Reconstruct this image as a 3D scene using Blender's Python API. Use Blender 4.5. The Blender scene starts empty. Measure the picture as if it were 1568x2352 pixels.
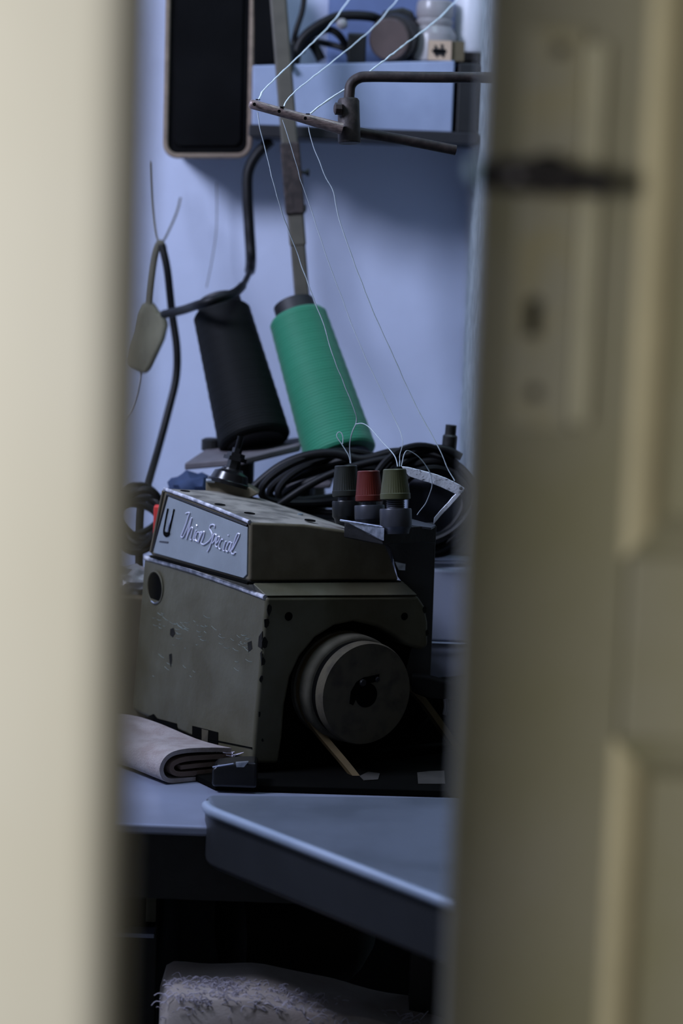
import bpy, bmesh, math, random
from mathutils import Vector as V, Matrix
from mathutils.noise import noise as pnoise
random.seed(7)
S = bpy.context.scene
COL = S.collection
S.view_settings.view_transform = 'Standard'
S.view_settings.look = 'None'
S.view_settings.exposure = 0
S.view_settings.gamma = 1

# ------------------------------------------------------------------ camera
W, H = 1568, 2352
LENS = 85.0
FPX = LENS / 36 * H
C0 = V((0, 0, 1.335))
pit = math.atan((1176 - 450) / FPX)
rol = math.radians(2.1)
fw = V((0, math.cos(pit), -math.sin(pit)))
r0 = V((1, 0, 0)); u0 = V((0, math.sin(pit), math.cos(pit)))
RT = r0 * math.cos(rol) + u0 * math.sin(rol)
UP = u0 * math.cos(rol) - r0 * math.sin(rol)
cam = bpy.data.cameras.new('camera'); camo = bpy.data.objects.new('camera', cam)
COL.objects.link(camo)
camo.matrix_world = Matrix(((RT.x, UP.x, -fw.x, C0.x), (RT.y, UP.y, -fw.y, C0.y), (RT.z, UP.z, -fw.z, C0.z), (0, 0, 0, 1)))
cam.sensor_fit = 'VERTICAL'; cam.sensor_height = 36; cam.lens = LENS
cam.clip_start = 0.02; cam.clip_end = 50
cam.dof.use_dof = True; cam.dof.focus_distance = 2.37; cam.dof.aperture_fstop = 3.9
S.camera = camo

def ray(px, py):
    return fw + RT * ((px - W / 2) / FPX) + UP * ((H / 2 - py) / FPX)
def P(px, py, d):
    return C0 + ray(px, py) * d
def RP(px, py, p0, n):
    r = ray(px, py)
    return C0 + r * ((p0 - C0).dot(n) / r.dot(n))
def M(px, d):          # pixel length -> metres at a depth
    return px * d / FPX
def PY(px, py, y):     # point of that sight line on the vertical plane at world y
    return RP(px, py, V((0, y, 0)), V((0, 1, 0)))
def PZ(px, py, z):
    return RP(px, py, V((0, 0, z)), V((0, 0, 1)))

# ------------------------------------------------------------------ materials
def s2l(c):
    return tuple(((x / 255) / 12.92 if x / 255 <= .04045 else ((x / 255 + .055) / 1.055) ** 2.4) for x in c) + (1,)
def mat(name, col, rough=.6, metal=0, var=.15, scale=30, bump=.0, bscale=200, col2=None, lo=.4, hi=.65,
        spec=.5, sheen=0, stretch=None, trans=0, coat=0):
    m = bpy.data.materials.new(name); m.use_nodes = True
    n = m.node_tree.nodes; l = m.node_tree.links
    b = n['Principled BSDF']
    b.inputs['Roughness'].default_value = rough
    b.inputs['Metallic'].default_value = metal
    b.inputs['Specular IOR Level'].default_value = spec
    b.inputs['Sheen Weight'].default_value = sheen
    b.inputs['Transmission Weight'].default_value = trans
    b.inputs['Coat Weight'].default_value = coat
    tc = n.new('ShaderNodeTexCoord'); mp = n.new('ShaderNodeMapping')
    l.new(tc.outputs['Object'], mp.inputs['Vector'])
    if stretch: mp.inputs['Scale'].default_value = stretch
    nz = n.new('ShaderNodeTexNoise'); nz.inputs['Scale'].default_value = scale
    nz.inputs['Detail'].default_value = 6
    l.new(mp.outputs['Vector'], nz.inputs['Vector'])
    cr = n.new('ShaderNodeValToRGB')
    a = s2l(col)
    if col2 is None:
        c1 = tuple(x * (1 - var) for x in a[:3]) + (1,); c2 = tuple(min(1, x * (1 + var)) for x in a[:3]) + (1,)
    else:
        c1, c2 = a, s2l(col2)
    cr.color_ramp.elements[0].color = c1; cr.color_ramp.elements[1].color = c2
    cr.color_ramp.elements[0].position = lo; cr.color_ramp.elements[1].position = hi
    l.new(nz.outputs['Fac'], cr.inputs['Fac']); l.new(cr.outputs['Color'], b.inputs['Base Color'])
    if bump:
        nb = n.new('ShaderNodeTexNoise'); nb.inputs['Scale'].default_value = bscale; nb.inputs['Detail'].default_value = 4
        l.new(mp.outputs['Vector'], nb.inputs['Vector'])
        bp = n.new('ShaderNodeBump'); bp.inputs['Strength'].default_value = bump; bp.inputs['Distance'].default_value = .002
        l.new(nb.outputs['Fac'], bp.inputs['Height']); l.new(bp.outputs['Normal'], b.inputs['Normal'])
    return m

MT = dict(
    thread2=mat('grey_thread', (176, 188, 196), .7, var=.05, scale=300),
    wall=mat('wall_plaster', (198, 207, 228), .85, var=.05, scale=6, bump=.35, bscale=45),
    wallr=mat('return_wall_plaster', (150, 165, 170), .9, col2=(196, 210, 214), scale=60, bump=.6, bscale=90),
    floor=mat('floor_concrete', (60, 58, 55), .8, scale=8, bump=.2),
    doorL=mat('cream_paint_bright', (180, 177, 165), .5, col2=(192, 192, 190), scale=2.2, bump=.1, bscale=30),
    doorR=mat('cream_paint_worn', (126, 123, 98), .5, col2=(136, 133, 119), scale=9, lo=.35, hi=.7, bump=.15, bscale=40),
    mould=mat('lit_cream_moulding', (174, 166, 138), .45, var=.06, scale=14),
    lockplate=mat('painted_lock_plate', (148, 145, 130), .4, col2=(150, 144, 118), scale=40, lo=.45, hi=.6),
    brightedge=mat('lit_plate_bevel', (176, 172, 150), .4, var=.05),
    darksteel=mat('dark_steel', (62, 60, 64), .35, .7, var=.2),
    keydark=mat('keyhole_black', (8, 8, 8), .9),
    tip=mat('pale_tip_glint', (190, 222, 240), .3, 0, var=.02),
    paint=mat('khaki_machine_enamel', (76, 72, 54), .45, col2=(90, 88, 72), scale=22, lo=.35, hi=.7, bump=.3, bscale=90, spec=.3),
    paint2=mat('khaki_cover_enamel', (94, 86, 66), .5, col2=(106, 98, 78), scale=40, bump=.12, bscale=240),
    dusty=mat('dusty_cover_top', (92, 90, 84), .75, col2=(148, 144, 134), scale=34, lo=.38, hi=.6, bump=.3, bscale=150, spec=.2),
    badge=mat('grey_metal_badge', (150, 158, 162), .42, .35, var=.07, scale=25, bump=.06, bscale=300),
    letter=mat('raised_lettering', (214, 216, 230), .3, .3, var=.03),
    bare=mat('bare_worn_metal', (205, 212, 224), .33, .85, col2=(150, 158, 170), scale=160),
    steel=mat('speckled_steel', (225, 230, 238), .4, .3, col2=(96, 98, 104), scale=260, lo=.56, hi=.70, bump=.2, bscale=500),
    black=mat('black_casting', (20, 20, 20), .5, var=.3, scale=60, bump=.2),
    blackgloss=mat('black_gloss', (16, 16, 17), .25, var=.2),
    blackrub=mat('black_cable_rubber', (9, 9, 10), .5, var=.2, spec=.25),
    blackshade=mat('dark_recess', (8, 8, 7), .95, spec=.05),  # near-black: painted shade in holes and gaps, also used for black parts
    pulley=mat('pulley_enamel', (82, 77, 64), .9, spec=.1, col2=(66, 62, 54), scale=60, lo=.45, hi=.7, bump=.2),
    rim=mat('pulley_rim_metal', (80, 77, 66), .8, 0, spec=.15, var=.15, scale=70),
    belt=mat('yellow_drive_belt', (88, 73, 42), .7, var=.15, scale=80),
    knobg=mat('dark_green_knob', (27, 30, 24), .4, var=.08),
    knobr=mat('red_knob', (86, 21, 10), .4, var=.1),
    knobo=mat('olive_knob', (70, 72, 46), .4, var=.08),
    disc=mat('tension_disc_steel', (68, 70, 77), .35, .5, var=.15),
    discd=mat('tension_disc_dark', (28, 30, 31), .3, .4, var=.15),
    rust=mat('brown_rusty_steel', (38, 31, 29), .6, .2, col2=(60, 50, 47), scale=120, bump=.2),
    rodlit=mat('pale_brown_rod', (142, 124, 118), .45, .3, col2=(96, 84, 80), scale=160, stretch=(1, 6, 6)),
    thread=mat('pale_blue_thread', (228, 238, 244), .6, var=.05, scale=300),
    pole=mat('khaki_pole', (78, 74, 64), .6, var=.12, scale=40),
    green=None,
    blackyarn=None,
    tubeblk=mat('black_cardboard_tube', (22, 20, 24), .6),
    stand=mat('grey_stand_plate', (96, 92, 96), .7, var=.15, scale=30),
    casebk=mat('black_case_fabric', (9, 9, 10), .9, var=.3, scale=12, spec=.1),
    rimb=mat('beige_piping', (128, 112, 96), .8, var=.15, scale=90, bump=.4, bscale=150),
    boxgrey=mat('grey_blue_box', (138, 150, 176), .55, col2=(150, 162, 188), scale=18, bump=.1),
    shelf=mat('dark_shelf', (20, 20, 24), .7),
    panelblue=mat('slate_blue_panel', (92, 108, 148), .7, var=.08),
    bottle=mat('grey_white_plastic', (150, 146, 146), .3, var=.04),
    carton=mat('beige_carton', (190, 165, 140), .8, var=.06),
    cartond=mat('carton_side', (90, 80, 58), .8),
    ink=mat('black_ink', (24, 22, 24), .8),
    brown=mat('brown_disc', (78, 64, 60), .7, var=.15),
    white=mat('white_plastic', (206, 208, 214), .4, var=.03),
    wbox=mat('pale_grey_box', (150, 158, 178), .6, var=.04),
    slab=mat('brushed_metal_top', (98, 106, 118), .4, .3, col2=(114, 122, 136), scale=12, bump=.08, bscale=60),
    slabe=mat('slab_side_shade', (42, 44, 47), .5, .2, var=.1, scale=20),
    sheet=mat('pale_sheet_top', (140, 148, 170), .3, .2, var=.12, scale=7),
    edge=mat('bench_edge_highlight', (138, 152, 170), .45, .25, col2=(156, 168, 186), scale=8),
    worn=mat('worn_edge_glint', (140, 142, 150), .3, .35, col2=(236, 236, 242), scale=90),  # worn metal with the edge glint put into the pale colour
    patch=mat('scraped_grey_patch', (62, 60, 57), .9, spec=.1),
    chip=mat('chipped_dark_patch', (34, 33, 30), .8, spec=.1),
    slate=mat('slate_card', (44, 46, 56), .8),
    scuff=mat('scuffed_enamel', (112, 124, 116), .6),
    cloth=mat('beige_cloth', (160, 150, 146), .9, col2=(140, 126, 120), scale=60, bump=.5, bscale=500, sheen=.3),
    clothd=mat('brown_cloth_inside', (110, 92, 80), .95, var=.1, bump=.4, bscale=400),
    sack=mat('pale_sacking', (150, 138, 130), .95, col2=(172, 164, 158), scale=14, bump=.25, bscale=700, sheen=.2),
    fluff=mat('grey_white_fluff', (190, 186, 200), .95, var=.1),
    blue=mat('navy_cloth', (40, 58, 92), .8, var=.2),
    red=mat('red_plastic', (210, 62, 56), .5),
    pouch=mat('khaki_leather', (116, 112, 92), .75, var=.12, scale=30, bump=.3),
    strap=mat('khaki_strap', (92, 88, 74), .8),
    clear=mat('cloudy_plastic', (180, 182, 184), .25, var=.1, trans=.4),
)
def yarn_mat(name, col, col2, sc):
    """wound yarn: fine rings along the cone axis plus noise"""
    m = mat(name, col, .65, col2=col2, scale=8, lo=.3, hi=.75, sheen=.2)
    n = m.node_tree.nodes; l = m.node_tree.links; b = n['Principled BSDF']
    tc = n.new('ShaderNodeTexCoord'); wv = n.new('ShaderNodeTexWave')
    wv.bands_direction = 'Z'; wv.inputs['Scale'].default_value = sc; wv.inputs['Distortion'].default_value = 1.2
    wv.inputs['Detail'].default_value = 2
    l.new(tc.outputs['Object'], wv.inputs['Vector'])
    bp = n.new('ShaderNodeBump'); bp.inputs['Strength'].default_value = .5; bp.inputs['Distance'].default_value = .001
    l.new(wv.outputs['Fac'], bp.inputs['Height']); l.new(bp.outputs['Normal'], b.inputs['Normal'])
    return m
MT['green'] = yarn_mat('green_yarn', (16, 112, 80), (24, 128, 94), 90)
MT['blackyarn'] = yarn_mat('black_yarn', (8, 9, 9), (11, 13, 12), 90)
for _i, _v in (('Sheen Weight', 0), ('Specular IOR Level', .15)): MT['blackyarn'].node_tree.nodes['Principled BSDF'].inputs[_i].default_value = _v

# ------------------------------------------------------------------ object helpers
def link(name, bm, m, parent=None, smooth=False, bevel=0, seg=2, org=None, sub=0):
    bmesh.ops.recalc_face_normals(bm, faces=bm.faces)
    me = bpy.data.meshes.new(name)
    if org is None:
        org = V((0, 0, 0))
        if bm.verts:
            for v in bm.verts: org += v.co
            org /= len(bm.verts)
    bmesh.ops.translate(bm, verts=bm.verts, vec=-org)
    bm.to_mesh(me); bm.free()
    mm = m if isinstance(m, (list, tuple)) else [m]
    for x in mm: me.materials.append(MT[x])
    if smooth:
        for p in me.polygons: p.use_smooth = True
        try:
            me.set_sharp_from_angle(angle=math.radians(40))
        except Exception: pass
    o = bpy.data.objects.new(name, me); COL.objects.link(o)
    if parent is not None:
        o.parent = parent
        o.location = org - parent_org(parent)
    else:
        o.location = org
    o['_org'] = (org.x, org.y, org.z)
    if bevel:
        md = o.modifiers.new('bevel', 'BEVEL'); md.width = bevel; md.segments = seg; md.limit_method = 'ANGLE'; md.angle_limit = math.radians(35)
        for p in me.polygons: p.use_smooth = True
        md.harden_normals = True
    if sub:
        md = o.modifiers.new('sub', 'SUBSURF'); md.levels = sub; md.render_levels = sub
    return o
def parent_org(p): return V(p['_org'])
def thing(name, loc, label, cat, group=None):
    o = bpy.data.objects.new(name, None); COL.objects.link(o); o.location = loc
    o.empty_display_size = .02
    o['_org'] = tuple(loc); o['label'] = label; o['category'] = cat
    if group: o['group'] = group
    return o
def tag(o, label, cat, group=None):
    o['label'] = label; o['category'] = cat
    if group: o['group'] = group
    return o
def struct(o): o['kind'] = 'structure'; return o
NB = bmesh.new
def prism(front, back, bm=None, mi=0):
    bm = bm or NB()
    a = [bm.verts.new(p) for p in front]; b = [bm.verts.new(p) for p in back]
    n = len(a); fs = [bm.faces.new(a), bm.faces.new(list(reversed(b)))]
    for i in range(n):
        fs.append(bm.faces.new((a[i], b[i], b[(i + 1) % n], a[(i + 1) % n])))
    for f in fs: f.material_index = mi
    return bm
def ext(pts, d, bm=None): return prism(pts, [p + d for p in pts], bm)
def obox(c, ax, ay, az, bm=None):
    """box by centre and three half-extent vectors"""
    f = [c + ax * i + ay * -1 + az * j for i, j in ((-1, -1), (1, -1), (1, 1), (-1, 1))]
    return prism(f, [p + ay * 2 for p in f], bm)
def abox(x0, x1, y0, y1, z0, z1, bm=None):
    return obox(V(((x0 + x1) / 2, (y0 + y1) / 2, (z0 + z1) / 2)), V(((x1 - x0) / 2, 0, 0)), V((0, (y1 - y0) / 2, 0)), V((0, 0, (z1 - z0) / 2)), bm)
def smoothpath(pts, k=8, closed=False):
    out = []; n = len(pts)
    rng = range(n if closed else n - 1)
    for i in rng:
        if closed: p0, p1, p2, p3 = pts[(i - 1) % n], pts[i], pts[(i + 1) % n], pts[(i + 2) % n]
        else: p0, p1, p2, p3 = pts[max(i - 1, 0)], pts[i], pts[i + 1], pts[min(i + 2, n - 1)]
        for j in range(k):
            t = j / k
            out.append(.5 * ((2 * p1) + (p2 - p0) * t + (2 * p0 - 5 * p1 + 4 * p2 - p3) * t * t + (-p0 + 3 * p1 - 3 * p2 + p3) * t ** 3))
    if not closed: out.append(pts[-1].copy())
    return out
def tube(path, r, bm=None, n=10, closed=False, cap=True):
    bm = bm or NB(); m = len(path)
    if not isinstance(r, (list, tuple)): r = [r] * m
    rings = []; N = None
    for i in range(m):
        if closed: t = path[(i + 1) % m] - path[i - 1]
        else: t = path[min(i + 1, m - 1)] - path[max(i - 1, 0)]
        if t.length < 1e-9: t = V((0, 0, 1))
        t = t.normalized()
        if N is None:
            N = t.cross(V((.31, .2, .93)));
            if N.length < .1: N = t.cross(V((1, 0, 0)))
            N.normalize()
        N = (N - t * N.dot(t)); N.normalize(); B = t.cross(N)
        rings.append([bm.verts.new(path[i] + (N * math.cos(2 * math.pi * k / n) + B * math.sin(2 * math.pi * k / n)) * r[i]) for k in range(n)])
    for i in range(m if closed else m - 1):
        a = rings[i]; b = rings[(i + 1) % m]
        for k in range(n):
            bm.faces.new((a[k], a[(k + 1) % n], b[(k + 1) % n], b[k]))
    if not closed and cap:
        bm.faces.new(list(reversed(rings[0]))); bm.faces.new(rings[-1])
    return bm
def frame_of(ax):
    ax = ax.normalized(); N = ax.cross(V((0, 1, .05))).normalized(); return ax, N, ax.cross(N)
def lathe(prof, o, ax, bm=None, n=48, cap=True):
    """prof: list of (along, radius)"""
    bm = bm or NB(); ax, N, B = frame_of(ax); rings = []
    for t, r in prof:
        rings.append([bm.verts.new(o + ax * t + (N * math.cos(2 * math.pi * k / n) + B * math.sin(2 * math.pi * k / n)) * max(r, 1e-5)) for k in range(n)])
    for a, b in zip(rings, rings[1:]):
        for k in range(n): bm.faces.new((a[k], a[(k + 1) % n], b[(k + 1) % n], b[k]))
    if cap: bm.faces.new(list(reversed(rings[0]))); bm.faces.new(rings[-1])
    return bm
def lathe_obj(name, prof, o, ax, m, parent=None, n=48):
    """lathe built along local Z so ring textures follow the axis"""
    bm = lathe(prof, V((0, 0, 0)), V((0, 0, 1)), n=n)
    bmesh.ops.recalc_face_normals(bm, faces=bm.faces)
    me = bpy.data.meshes.new(name); bm.to_mesh(me); bm.free(); me.materials.append(MT[m])
    for p in me.polygons: p.use_smooth = True
    me.set_sharp_from_angle(angle=math.radians(40))
    ob = bpy.data.objects.new(name, me); COL.objects.link(ob)
    ob.rotation_mode = 'QUATERNION'; ob.rotation_quaternion = V((0, 0, 1)).rotation_difference(ax.normalized())
    if parent is not None:
        ob.parent = parent; ob.location = o - parent_org(parent)
    else: ob.location = o
    ob['_org'] = tuple(o)
    return ob
def circ(c, a, b, r, n=24, a0=0, a1=2 * math.pi):
    return [c + a * (r * math.cos(a0 + (a1 - a0) * i / n)) + b * (r * math.sin(a0 + (a1 - a0) * i / n)) for i in range(n)]

# ================================================================== SETTING
YW = 3.08
XR = PY(1070, 700, YW).x
ZT = P(370, 1803, 2.34).z                  # machine table top
ZS = ZT + .022                             # near bench top
struct(link('wall_back', abox(-1.6, XR, YW, YW + .1, 0, 2.6), 'wall'))
struct(link('wall_right', abox(XR, 1.5, 2.72, YW + .1, 0, 2.6), 'wallr', bevel=.006))
struct(link('floor', abox(-1.6, 1.5, .3, YW + .1, -.05, 0), 'floor'))
struct(link('ceiling', abox(-1.6, 1.5, .95, YW + .1, 2.6, 2.65), 'wall'))
struct(link('wall_left', abox(-1.7, -1.6, .95, YW + .1, 0, 2.6), 'wall'))

# ------------------------------------------------------------------ left door leaf
DL = .80
eL = P(300, 1176, DL)
bm = NB()
zt, zb = 2.05, .02
# cross-section in plan (x to the left of the edge, rounded leading edge)
def plan(pts, z0, z1): return prism([V((x, y, z0)) for x, y in pts], [V((x, y, z1)) for x, y in pts])
x0, y0 = eL.x, eL.y
arc = [(x0 - .016 + .016 * math.sin(t), y0 + .020 - .020 * math.cos(t)) for t in [i * math.pi / 2 / 8 for i in range(9)]]
sec = [(x0 - .80, y0 + .16), (x0 - .10, y0 + .014)] + arc + [(x0, y0 + .038), (x0 - .8, y0 + .17)]
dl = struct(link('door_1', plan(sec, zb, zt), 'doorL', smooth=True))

# ------------------------------------------------------------------ right door leaf
DR = 1.10
eR = P(1072, 1176, DR); Yd = eR.y
def dz(px, py): return PY(px, py, Yd).z
xe = eR.x
bm = abox(xe, xe + .62, Yd + .006, Yd + .040, .02, 2.05)
# stiles and rails stand proud of the recessed panels
zu, zl = dz(1450, 1262), dz(1430, 1712)
xm = xe + .075
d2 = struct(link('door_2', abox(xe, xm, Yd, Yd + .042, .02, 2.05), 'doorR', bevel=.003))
link('rail', abox(xm, xe + .62, Yd + .0003, Yd + .041, zl, zu), 'doorR', d2, bevel=.002)
link('rail', abox(xm, xe + .62, Yd + .0003, Yd + .041, 1.9, 2.05), 'doorR', d2, bevel=.002)
link('panel', abox(xm, xe + .60, Yd + .006, Yd + .034, zu, 1.9), 'doorR', d2)
link('panel', abox(xm, xe + .60, Yd + .006, Yd + .034, .15, zl), 'doorR', d2)
link('rail', abox(xm, xe + .62, Yd + .0003, Yd + .041, .02, .15), 'doorR', d2, bevel=.002)
link('stile', abox(xe + .60, xe + .68, Yd, Yd + .042, .02, 2.05), 'doorR', d2, bevel=.003)
def moulding(z0, z1):
    # rounded bolection moulding frame
    pts = [(xm, z0), (xe + .60, z0), (xe + .60, z1), (xm, z1)]
    prof = [(0, .002), (-.000, -.002), (.005, -.0055), (.011, -.0035), (.016, .002), (.021, .0065)]
    bm = NB(); rings = []
    for i, (x, z) in enumerate(pts):
        sx = 1 if i in (0, 3) else -1; sz = 1 if i in (0, 1) else -1
        rings.append([bm.verts.new((x + sx * (a - .004), Yd + b, z + sz * (a - .004))) for a, b in prof])
    for i in range(4):
        A, B = rings[i], rings[(i + 1) % 4]
        for k in range(len(prof) - 1):
            f = bm.faces.new((A[k], A[k + 1], B[k + 1], B[k])); f.material_index = 0 if i in (1, 3) else 1  # uprights in paler paint as if lit, level bars darker as if shaded
    link('moulding', bm, ['mould', 'doorR'], d2, smooth=True)
moulding(zu, 1.9); moulding(.15, zl)
# lock plate
zp0, zp1 = dz(1250, 985), dz(1250, 62)
lp = link('lock_plate', abox(xe + .017, xe + .0445, Yd - .004, Yd, zp0, zp1), 'lockplate', d2, bevel=.0015)
lp['label'] = 'painted steel lock plate'
link('plate_edge', abox(xe + .0446, xe + .0535, Yd - .0048, Yd, zp0 + .003, zp1 - .006), 'brightedge', lp, bevel=.0015)  # paler paint gives this strip the look of a lit bevel
kz = dz(1222, 730); kx = PY(1222, 730, Yd).x
kh = [V((kx + .0038 * math.sin(t), Yd - .0046, kz + .005 + .0045 * math.cos(t))) for t in [2 * math.pi * i / 16 for i in range(16)]]
bm = ext(kh, V((0, .002, 0))); ext([V((kx - .0030, Yd - .0046, kz + .004)), V((kx + .0030, Yd - .0046, kz + .004)), V((kx + .0036, Yd - .0046, kz - .008)), V((kx - .0036, Yd - .0046, kz - .008))], V((0, .002, 0)), bm)
link('keyhole', bm, 'keydark', lp)
for py in (115, 900):
    sc = PY(1285 if py < 500 else 1225, py, Yd)
    link('screw', lathe([(0, .003), (.001, .003), (.0016, .002)], V((sc.x, Yd - .004, sc.z)), V((0, -1, 0)), n=16), 'darksteel', lp)
# lever
hy = Yd - .030
a = PY(1096, 402, hy); b = PY(1250, 405, hy); c = PY(1398, 425, hy)
lv = link('lever', tube(smoothpath([a, a.lerp(b, .5), b, b.lerp(c, .5), c], 6), [.0068] * 7 + [.0078] * 6 + [.0072] * 6 + [.0056] * 6, n=16), 'darksteel', d2, smooth=True)
piv = PY(1255, 400, Yd)
link('spindle', lathe([(0, .0095), (.004, .0095), (.006, .006), (.03, .0055)], V((piv.x, Yd - .003, piv.z)), V((0, -1, 0)), n=24), 'darksteel', lv, smooth=True)
tp = PY(1096, 391, hy)  # pale cap stands in for the highlight on the lever end
t_ = link('tip_glint', lathe([(-.004, .003), (-.003, .0045), (0, .005), (.003, .0045), (.004, .003)], tp, V((-1, 0, 0)), n=24), 'tip', lv, smooth=True); t_['label'] = 'pale cap painted as the glint on the lever tip'

# ================================================================== MACHINE
ANG = math.radians(31)
nF = V((math.sin(ANG), -math.cos(ANG), 0)); nL = V((-math.cos(ANG), -math.sin(ANG), 0))
U_ = V((math.cos(ANG), math.sin(ANG), 0)); V_ = -nF.copy(); ZZ = V((0, 0, 1))
O = P(600, 1400, 2.35)
def F(px, py, off=0): return RP(px, py, O + nF * off, nF)
def L(px, py, off=0): return RP(px, py, O + nL * off, nL)
mroot = thing('sewing_machine', V((O.x, O.y, ZT)), 'worn khaki industrial overlock sewing machine with grey script badge and round hand wheel', 'sewing machine')
D = L(330, 1277) - F(612, 1370)
L0 = F(612, 1371); nL = (F(612, 1371) - F(578, 1755)).cross(D).normalized()
if nL.x > 0: nL = -nL
def L(px, py, off=0): return RP(px, py, L0 + nL * off, nL)
# body with arch
arch = [(640, 1755), (650, 1690), (655, 1620), (668, 1555), (690, 1508), (725, 1465), (770, 1437), (815, 1428), (865, 1440), (905, 1462), (930, 1482)]
prof = [(612, 1371), (962, 1369), (976, 1392), (984, 1430), (984, 1486), (968, 1494)] + list(reversed(arch)) + [(578, 1755)]
fp = [F(*p) for p in prof]
body = link('body', prism(fp, [p + D for p in fp]), 'paint', mroot, bevel=.004, seg=3)
# lower skirt on the left side with two notches
sk = [(325, 1640), (345, 1648), (345, 1700), (405, 1712), (408, 1668), (440, 1674), (440, 1718), (500, 1732), (502, 1690), (586, 1712), (582, 1752)]
# inside of the arch
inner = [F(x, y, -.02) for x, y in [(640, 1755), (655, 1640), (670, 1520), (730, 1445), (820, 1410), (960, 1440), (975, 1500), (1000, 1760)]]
link('arch_recess', ext(inner, D * .8), 'blackshade', mroot)
# shoulder between body and cover
sh_b = [F(612, 1370), F(962, 1368)]; OFF = -.022
def Fc(px, py): return F(px, py, OFF)
sh_t = [Fc(577, 1336), Fc(925, 1334)]
DC = L(375, 1120) - F(577, 1197)
O2 = Fc(575, 1199); nL2 = (O2 - Fc(572, 1337)).cross(V_).normalized()
if nL2.x > 0: nL2 = -nL2
def L2(px, py, off=0): return RP(px, py, O2 + nL2 * off, nL2)
D2 = L2(343, 1275) - Fc(572, 1337)
bm = NB()
vs = [bm.verts.new(p) for p in (sh_b[0], sh_b[1], sh_t[1], sh_t[0], sh_b[0] + D, sh_b[1] + D, sh_t[1] + D2, sh_t[0] + D2)]
for f in ((0, 1, 2, 3), (4, 7, 6, 5), (0, 3, 7, 4), (1, 5, 6, 2), (3, 2, 6, 7), (0, 4, 5, 1)): bm.faces.new([vs[i] for i in f])
link('shoulder', bm, 'paint', mroot, bevel=.002)
# top cover
front = [(575, 1199), (700, 1204), (800, 1219), (862, 1234), (884, 1246), (900, 1285), (918, 1334), (572, 1337)]
cf = [Fc(*p) for p in front]
DT = L2(377, 1121) - cf[0]
cb = []
for i, (x, y) in enumerate(front):
    t = min(1, max(0, (y - 1199) / 138)) if i in (0, 7) else min(1, max(0, (y - 1215) / 120))
    cb.append(cf[i] + DT.lerp(D2, t))
bm = prism(cf, cb)
bm.faces.ensure_lookup_table()
for f in bm.faces: f.normal_update()
cover = link('top_cover', bm, ['paint2', 'dusty'], mroot, bevel=.0035, seg=3)
for p in cover.data.polygons:
    if p.normal.z > .55: p.material_index = 1
# shadow in the gap under the cover, drawn as a dark line
gl = [Fc(572, 1339) + nF * .0008, Fc(700, 1337) + nF * .0008, Fc(800, 1335) + nF * .0008, Fc(918, 1337) + nF * .0008]
link('gap_shadow', tube(smoothpath(gl, 4), .0014, n=8), 'blackshade', mroot)
# badge plate on the left face of the cover
bp = [L2(386, 1140, .0015), L2(568, 1211, .0015), L2(566, 1320, .0015), L2(558, 1328, .0015), L2(352, 1270, .0015), L2(352, 1262, .0015)]
badge = link('badge_plate', ext(bp, -nL * .003), 'badge', cover, bevel=.0008)
# rim around the plate
rim = [L2(377, 1123, .001), L2(572, 1198, .001)]
link('worn_glint_edge', tube(smoothpath([L2(378, 1123, 0), L2(475, 1159, 0), L2(573, 1199, 0)], 4), .0020, n=10), 'worn', cover, smooth=True)  # worn cover edge, bevel glint painted in as a bright tube
link('frame_bar', tube([L2(375, 1128, .001), L2(346, 1268, .001)], .0016, n=8), 'paint2', cover, smooth=True)
link('gap_line', tube([L2(384, 1136, .0015), L2(568, 1207, .0015)], .0011, n=8), 'black', cover)
link('gap_line', tube([L2(384, 1136, .0015), L2(351, 1264, .0015)], .0010, n=8), 'black', cover)
link('gap_line', tube([L2(346, 1278, .0015), L2(570, 1340, .0015)], .0014, n=8), 'blackshade', cover)
link('worn_glint_edge', tube(smoothpath([L(333, 1281, -.0004), L(430, 1308, -.0004), L(520, 1339, -.0004), L(609, 1372, -.0004)], 4), .0027, n=10), 'worn', body, smooth=True)  # bright tube for both the worn body edge and its glint
# script lettering
def K(x, y): return (330 + x / 5.227, 1090 + y / 5.227)
strokes = [
    [(505, 468), (530, 458), (550, 462), (535, 505), (505, 600), (470, 690), (450, 738), (468, 752), (495, 710), (535, 620), (575, 522), (560, 590), (530, 690), (513, 778)],
    [(513, 778), (540, 700), (570, 636), (588, 648), (575, 710), (558, 775), (575, 782)],
    [(628, 668), (610, 730), (600, 778), (618, 792)], [(634, 604), (640, 618)],
    [(668, 690), (640, 700), (622, 755), (632, 800), (655, 795), (676, 740), (668, 690)],
    [(676, 700), (694, 690), (675, 760), (655, 815)], [(662, 790), (700, 705), (726, 686), (722, 730), (696, 800), (690, 822), (715, 840), (745, 828), (790, 790), (822, 735), (812, 690), (792, 650), (800, 612), (830, 600), (852, 614), (848, 640)],
    [(846, 712), (820, 790), (795, 870), (765, 925)], [(830, 740), (858, 714), (872, 735), (855, 790), (822, 826)],
    [(868, 828), (900, 790), (908, 748), (885, 752), (866, 810), (866, 860), (888, 870)],
    [(956, 782), (930, 782), (908, 830), (905, 885), (925, 898)],
    [(984, 800), (965, 860), (955, 908), (975, 915)], [(1012, 722), (1016, 736)],
    [(1052, 812), (1022, 815), (995, 870), (992, 918), (1018, 915), (1055, 815), (1040, 880), (1036, 930)],
    [(1036, 930), (1075, 880), (1120, 790), (1148, 722), (1132, 708), (1112, 740), (1080, 830), (1055, 905), (1058, 948), (1085, 952), (1096, 932)],
]
bm = NB()
for s in strokes:
    pts = [L2(*K(x, y), off=.0022) for x, y in s]
    tube(smoothpath(pts, 6) if len(pts) > 2 else pts, .00085, bm, n=8)
le = link('script_lettering', bm, 'letter', badge, smooth=True); le['label'] = 'raised cursive script lettering'
bm = NB()
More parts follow.
